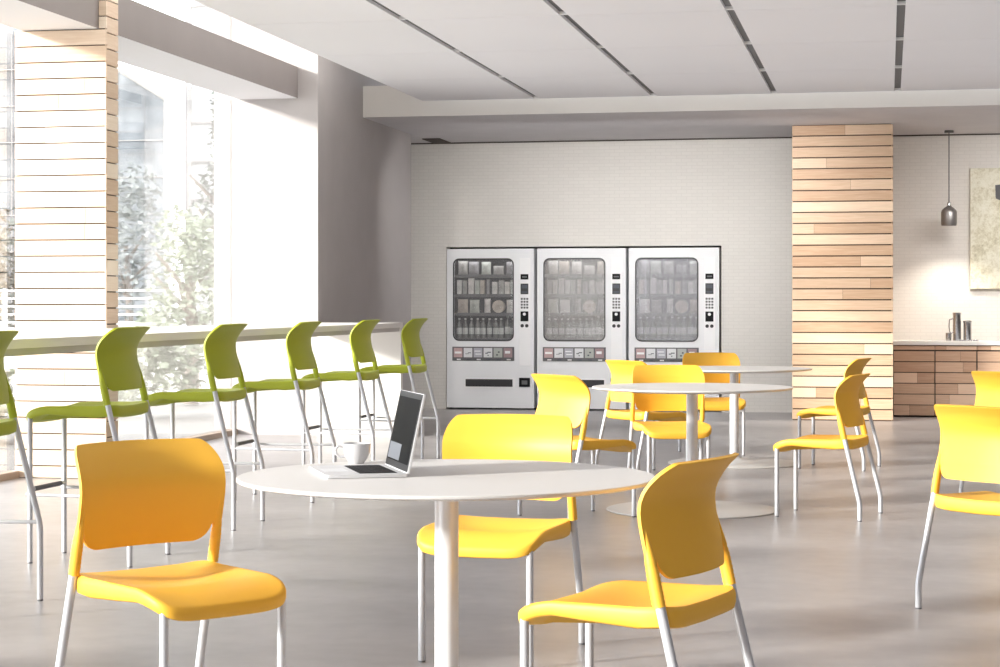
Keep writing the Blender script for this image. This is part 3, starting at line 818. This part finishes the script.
# buildings
bd = thing('street_office_building', 'pale glass office building seen through the window', 'building', (0, 0, 0))
bm = B()
prof = [(-34, 40), (-15.29, 40), (-18.7, 48), (-34, 48)]
def tower(bm, prof, z0, ztops):
    a = [bm.verts.new((x, y, z0)) for x, y in prof]; b = [bm.verts.new((x, y, z)) for (x, y), z in zip(prof, ztops)]; n = len(prof)
    bm.faces.new(a); bm.faces.new(b)
    for i in range(n): bm.faces.new((a[i], a[(i+1)%n], b[(i+1)%n], b[i]))
tower(bm, prof, -.02, [17.0, 5.67, 5.67, 17.0]); obj('curtain_wall', bm, M['facade'], bd, 0)
bm = B()
tube(bm, [(-34, 39.95, 17.05), (-15.29, 39.95, 5.7)], .07, 6); tube(bm, [(-15.29, 39.95, 0), (-15.29, 39.95, 5.7)], .06, 6)
for k in range(1, 9): tube(bm, [(-34, 39.95, .8*k), (-15.29 if .8*k < 5.6 else -17.2, 39.95, .8*k)], .012, 6)
for k in range(9): tube(bm, [(-15.29-1.2*k, 39.95, 0), (-15.29-1.2*k, 39.95, 5.6+.7*k)], .012 if k % 2 else .03, 6)
obj('mullion_grid', bm, M['apron'], bd, 60)
b2 = thing('street_apartment_tower', 'far white tower with grey window mullions behind the leafy tree', 'building', (0, 0, 0))
bm = B(); bx(bm, (-18.6, 50, 0), (-10, 58, 16)); obj('wall', bm, M['white_out'], b2, 0)
bm = B()
tube(bm, [(-18.5, 49.95, 0), (-18.5, 49.95, 15)], .09, 6); tube(bm, [(-17.4, 49.95, 0), (-17.4, 49.95, 15)], .05, 6)
for k in range(14): tube(bm, [(-18.6, 49.95, .9+1.05*k), (-12, 49.95, .9+1.05*k)], .05, 6)
obj('window_grid', bm, M['apron'], b2, 60)

def tree(name, lab, cat, loc, blobs, trunk_h, leafm, n, size, seed, grp=None):
    rnd = random.Random(seed); t = thing(name, lab, cat, loc, 0, grp)
    if trunk_h:
        bm = B(); tube(bm, [(0, 0, 0), (.05, .02, trunk_h*.5), (-.03, 0, trunk_h)], [.11, .08, .05], 8)
        for k in range(5):
            a = rnd.uniform(0, 2*PI); z = trunk_h*rnd.uniform(.5, .95)
            tube(bm, [(0, 0, z), (.5*math.cos(a), .5*math.sin(a), z+.5)], [.04, .015], 6)
        obj('trunk', bm, M['bark'], t, 60)
    bm = B()
    for k in range(n):
        cx, cy, cz, r, rz = blobs[rnd.randrange(len(blobs))]
        d = Vector((rnd.gauss(0, 1), rnd.gauss(0, 1), rnd.gauss(0, 1))).normalized()*(rnd.random()**.4)
        p = Vector((cx+d.x*r, cy+d.y*r, cz+d.z*rz))
        u = Vector((rnd.gauss(0, 1), rnd.gauss(0, 1), rnd.gauss(0, .6))).normalized(); w = u.cross(Vector((rnd.gauss(0, 1), rnd.gauss(0, 1), rnd.gauss(0, 1)))).normalized()
        s = size*rnd.uniform(.6, 1.3)
        vs = [bm.verts.new(p+u*s*a+w*s*.45*b) for a, b in ((-1, 0), (0, -1), (1, 0), (0, 1))]
        bm.faces.new(vs)
    obj('foliage', bm, leafm, t, 0)
    return t
tree('leafy_tree', 'pale green leafy tree beyond the railing beside the white pier', 'tree', (-8.5, 23.0, 0), [(0, 0, 1.3, .55, .6), (.35, .2, 1.9, .55, .5), (-.1, .1, 2.0, .4, .5), (.5, 0, 1.1, .5, .6), (-.35, 0, .9, .35, .5)], 1.6, M['leaf_pale'], 2600, .055, 1)
tree('conifer_tree', 'grey green drooping tree rising above the pale leafy tree', 'tree', (-10.4, 29.5, 0), [(0, 0, 3.1, .35, .5), (.1, 0, 3.9, .3, .5), (-.15, 0, 2.5, .4, .5), (.2, 0, 2.0, .5, .5), (.05, 0, 4.4, .2, .4)], 3.6, M['leaf_grey'], 1600, .065, 2)
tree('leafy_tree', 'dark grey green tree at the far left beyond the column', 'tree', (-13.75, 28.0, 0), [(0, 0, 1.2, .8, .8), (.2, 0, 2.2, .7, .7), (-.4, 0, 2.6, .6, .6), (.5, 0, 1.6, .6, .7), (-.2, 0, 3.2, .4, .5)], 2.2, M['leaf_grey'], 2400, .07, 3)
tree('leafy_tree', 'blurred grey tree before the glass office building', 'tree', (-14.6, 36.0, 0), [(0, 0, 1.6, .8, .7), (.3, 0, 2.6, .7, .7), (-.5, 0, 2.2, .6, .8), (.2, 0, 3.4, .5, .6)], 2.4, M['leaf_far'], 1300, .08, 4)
tree('leafy_shrub', 'broad pale shrub below counter height outside the window', 'shrub', (-8.0, 20.2, 0), [(0, 0, .5, .5, .4), (.4, .1, .6, .4, .4), (-.4, 0, .35, .5, .35), (.1, 0, .85, .35, .25)], 0, M['leaf_pale'], 1600, .06, 5)
tree('leafy_shrub', 'low pale shrub outside by the foot of the column', 'shrub', (-8.3, 16.2, 0), [(0, 0, .3, .5, .3), (.4, .3, .35, .4, .3), (-.4, 0, .25, .5, .25)], 0, M['leaf_pale'], 500, .09, 6)

# ------------------------------------------------------------------ light
w = bpy.data.worlds.new('sky'); S.world = w; w.use_nodes = True
bg = w.node_tree.nodes['Background']
bg.inputs['Color'].default_value = (.94, .97, 1, 1); bg.inputs['Strength'].default_value = 5.0
def sun(d, e, ang, col):
    l = bpy.data.lights.new('sun', 'SUN'); l.energy = e; l.angle = math.radians(ang); l.color = col
    o = bpy.data.objects.new('sun', l); C.objects.link(o); o.rotation_euler = Vector(d).to_track_quat('-Z', 'Y').to_euler(); o.location = (-12, 0, 8)
sun((1, .8, -.36), 8, 6, (1, .96, .88))
def area(name, loc, rot, sx, sy, e, col=(1, 1, 1), spread=180):
    l = bpy.data.lights.new(name, 'AREA'); l.shape = 'RECTANGLE'; l.size = sx; l.size_y = sy; l.energy = e; l.color = col; l.spread = math.radians(spread)
    o = bpy.data.objects.new(name, l); C.objects.link(o); o.location = loc; o.rotation_euler = rot
    return o
area('top_fill', (1.5, 9, 3.25), (0, 0, 0), 9, 14, 20, (1, .98, .96))  # added fill from above without a fixture, brightens upward faces
area('back_fill', (-2.6, 19.6, 2.85), (math.radians(58), 0, 0), 4.2, .4, 52, (1, .99, .97), 120)  # added unseen fill for the back wall and machines
area('back_fill', (1.9, 19.8, 2.85), (math.radians(58), 0, 0), 2.4, .4, 28, (1, .97, .94), 104)  # second added fill, for the wall right of the pillar
area('ceiling_fill', (2.0, 8, 2.2), (PI, 0, 0), 12, 22, 245, (1, .99, .98))  # added unseen fill facing up to brighten the ceiling
l = bpy.data.lights.new('pendant_glow', 'SPOT'); l.energy = 60; l.spot_size = math.radians(120); l.spot_blend = .8; l.color = (1, .93, .82); l.shadow_soft_size = .03
o = bpy.data.objects.new('pendant_glow', l); C.objects.link(o); o.location = (.658, 22.0, 2.08)

# ------------------------------------------------------------------ camera
cam = bpy.data.cameras.new('camera'); cam.sensor_width = 36; cam.lens = 1950/1000*36; cam.shift_y = -28.5/1000
cam.clip_end = 300
co = bpy.data.objects.new('camera', cam); C.objects.link(co)
co.location = (0, 0, 1.23); co.rotation_euler = (PI/2, 0, math.radians(11.2534))
S.camera = co
S.view_settings.view_transform = 'Standard'; S.view_settings.look = 'None'; S.view_settings.exposure = 0; S.view_settings.gamma = 1
S.cycles.use_denoising = True
S.cycles.max_bounces = 10; S.cycles.diffuse_bounces = 5; S.cycles.transparent_max_bounces = 12
S.cycles.sample_clamp_indirect = 6
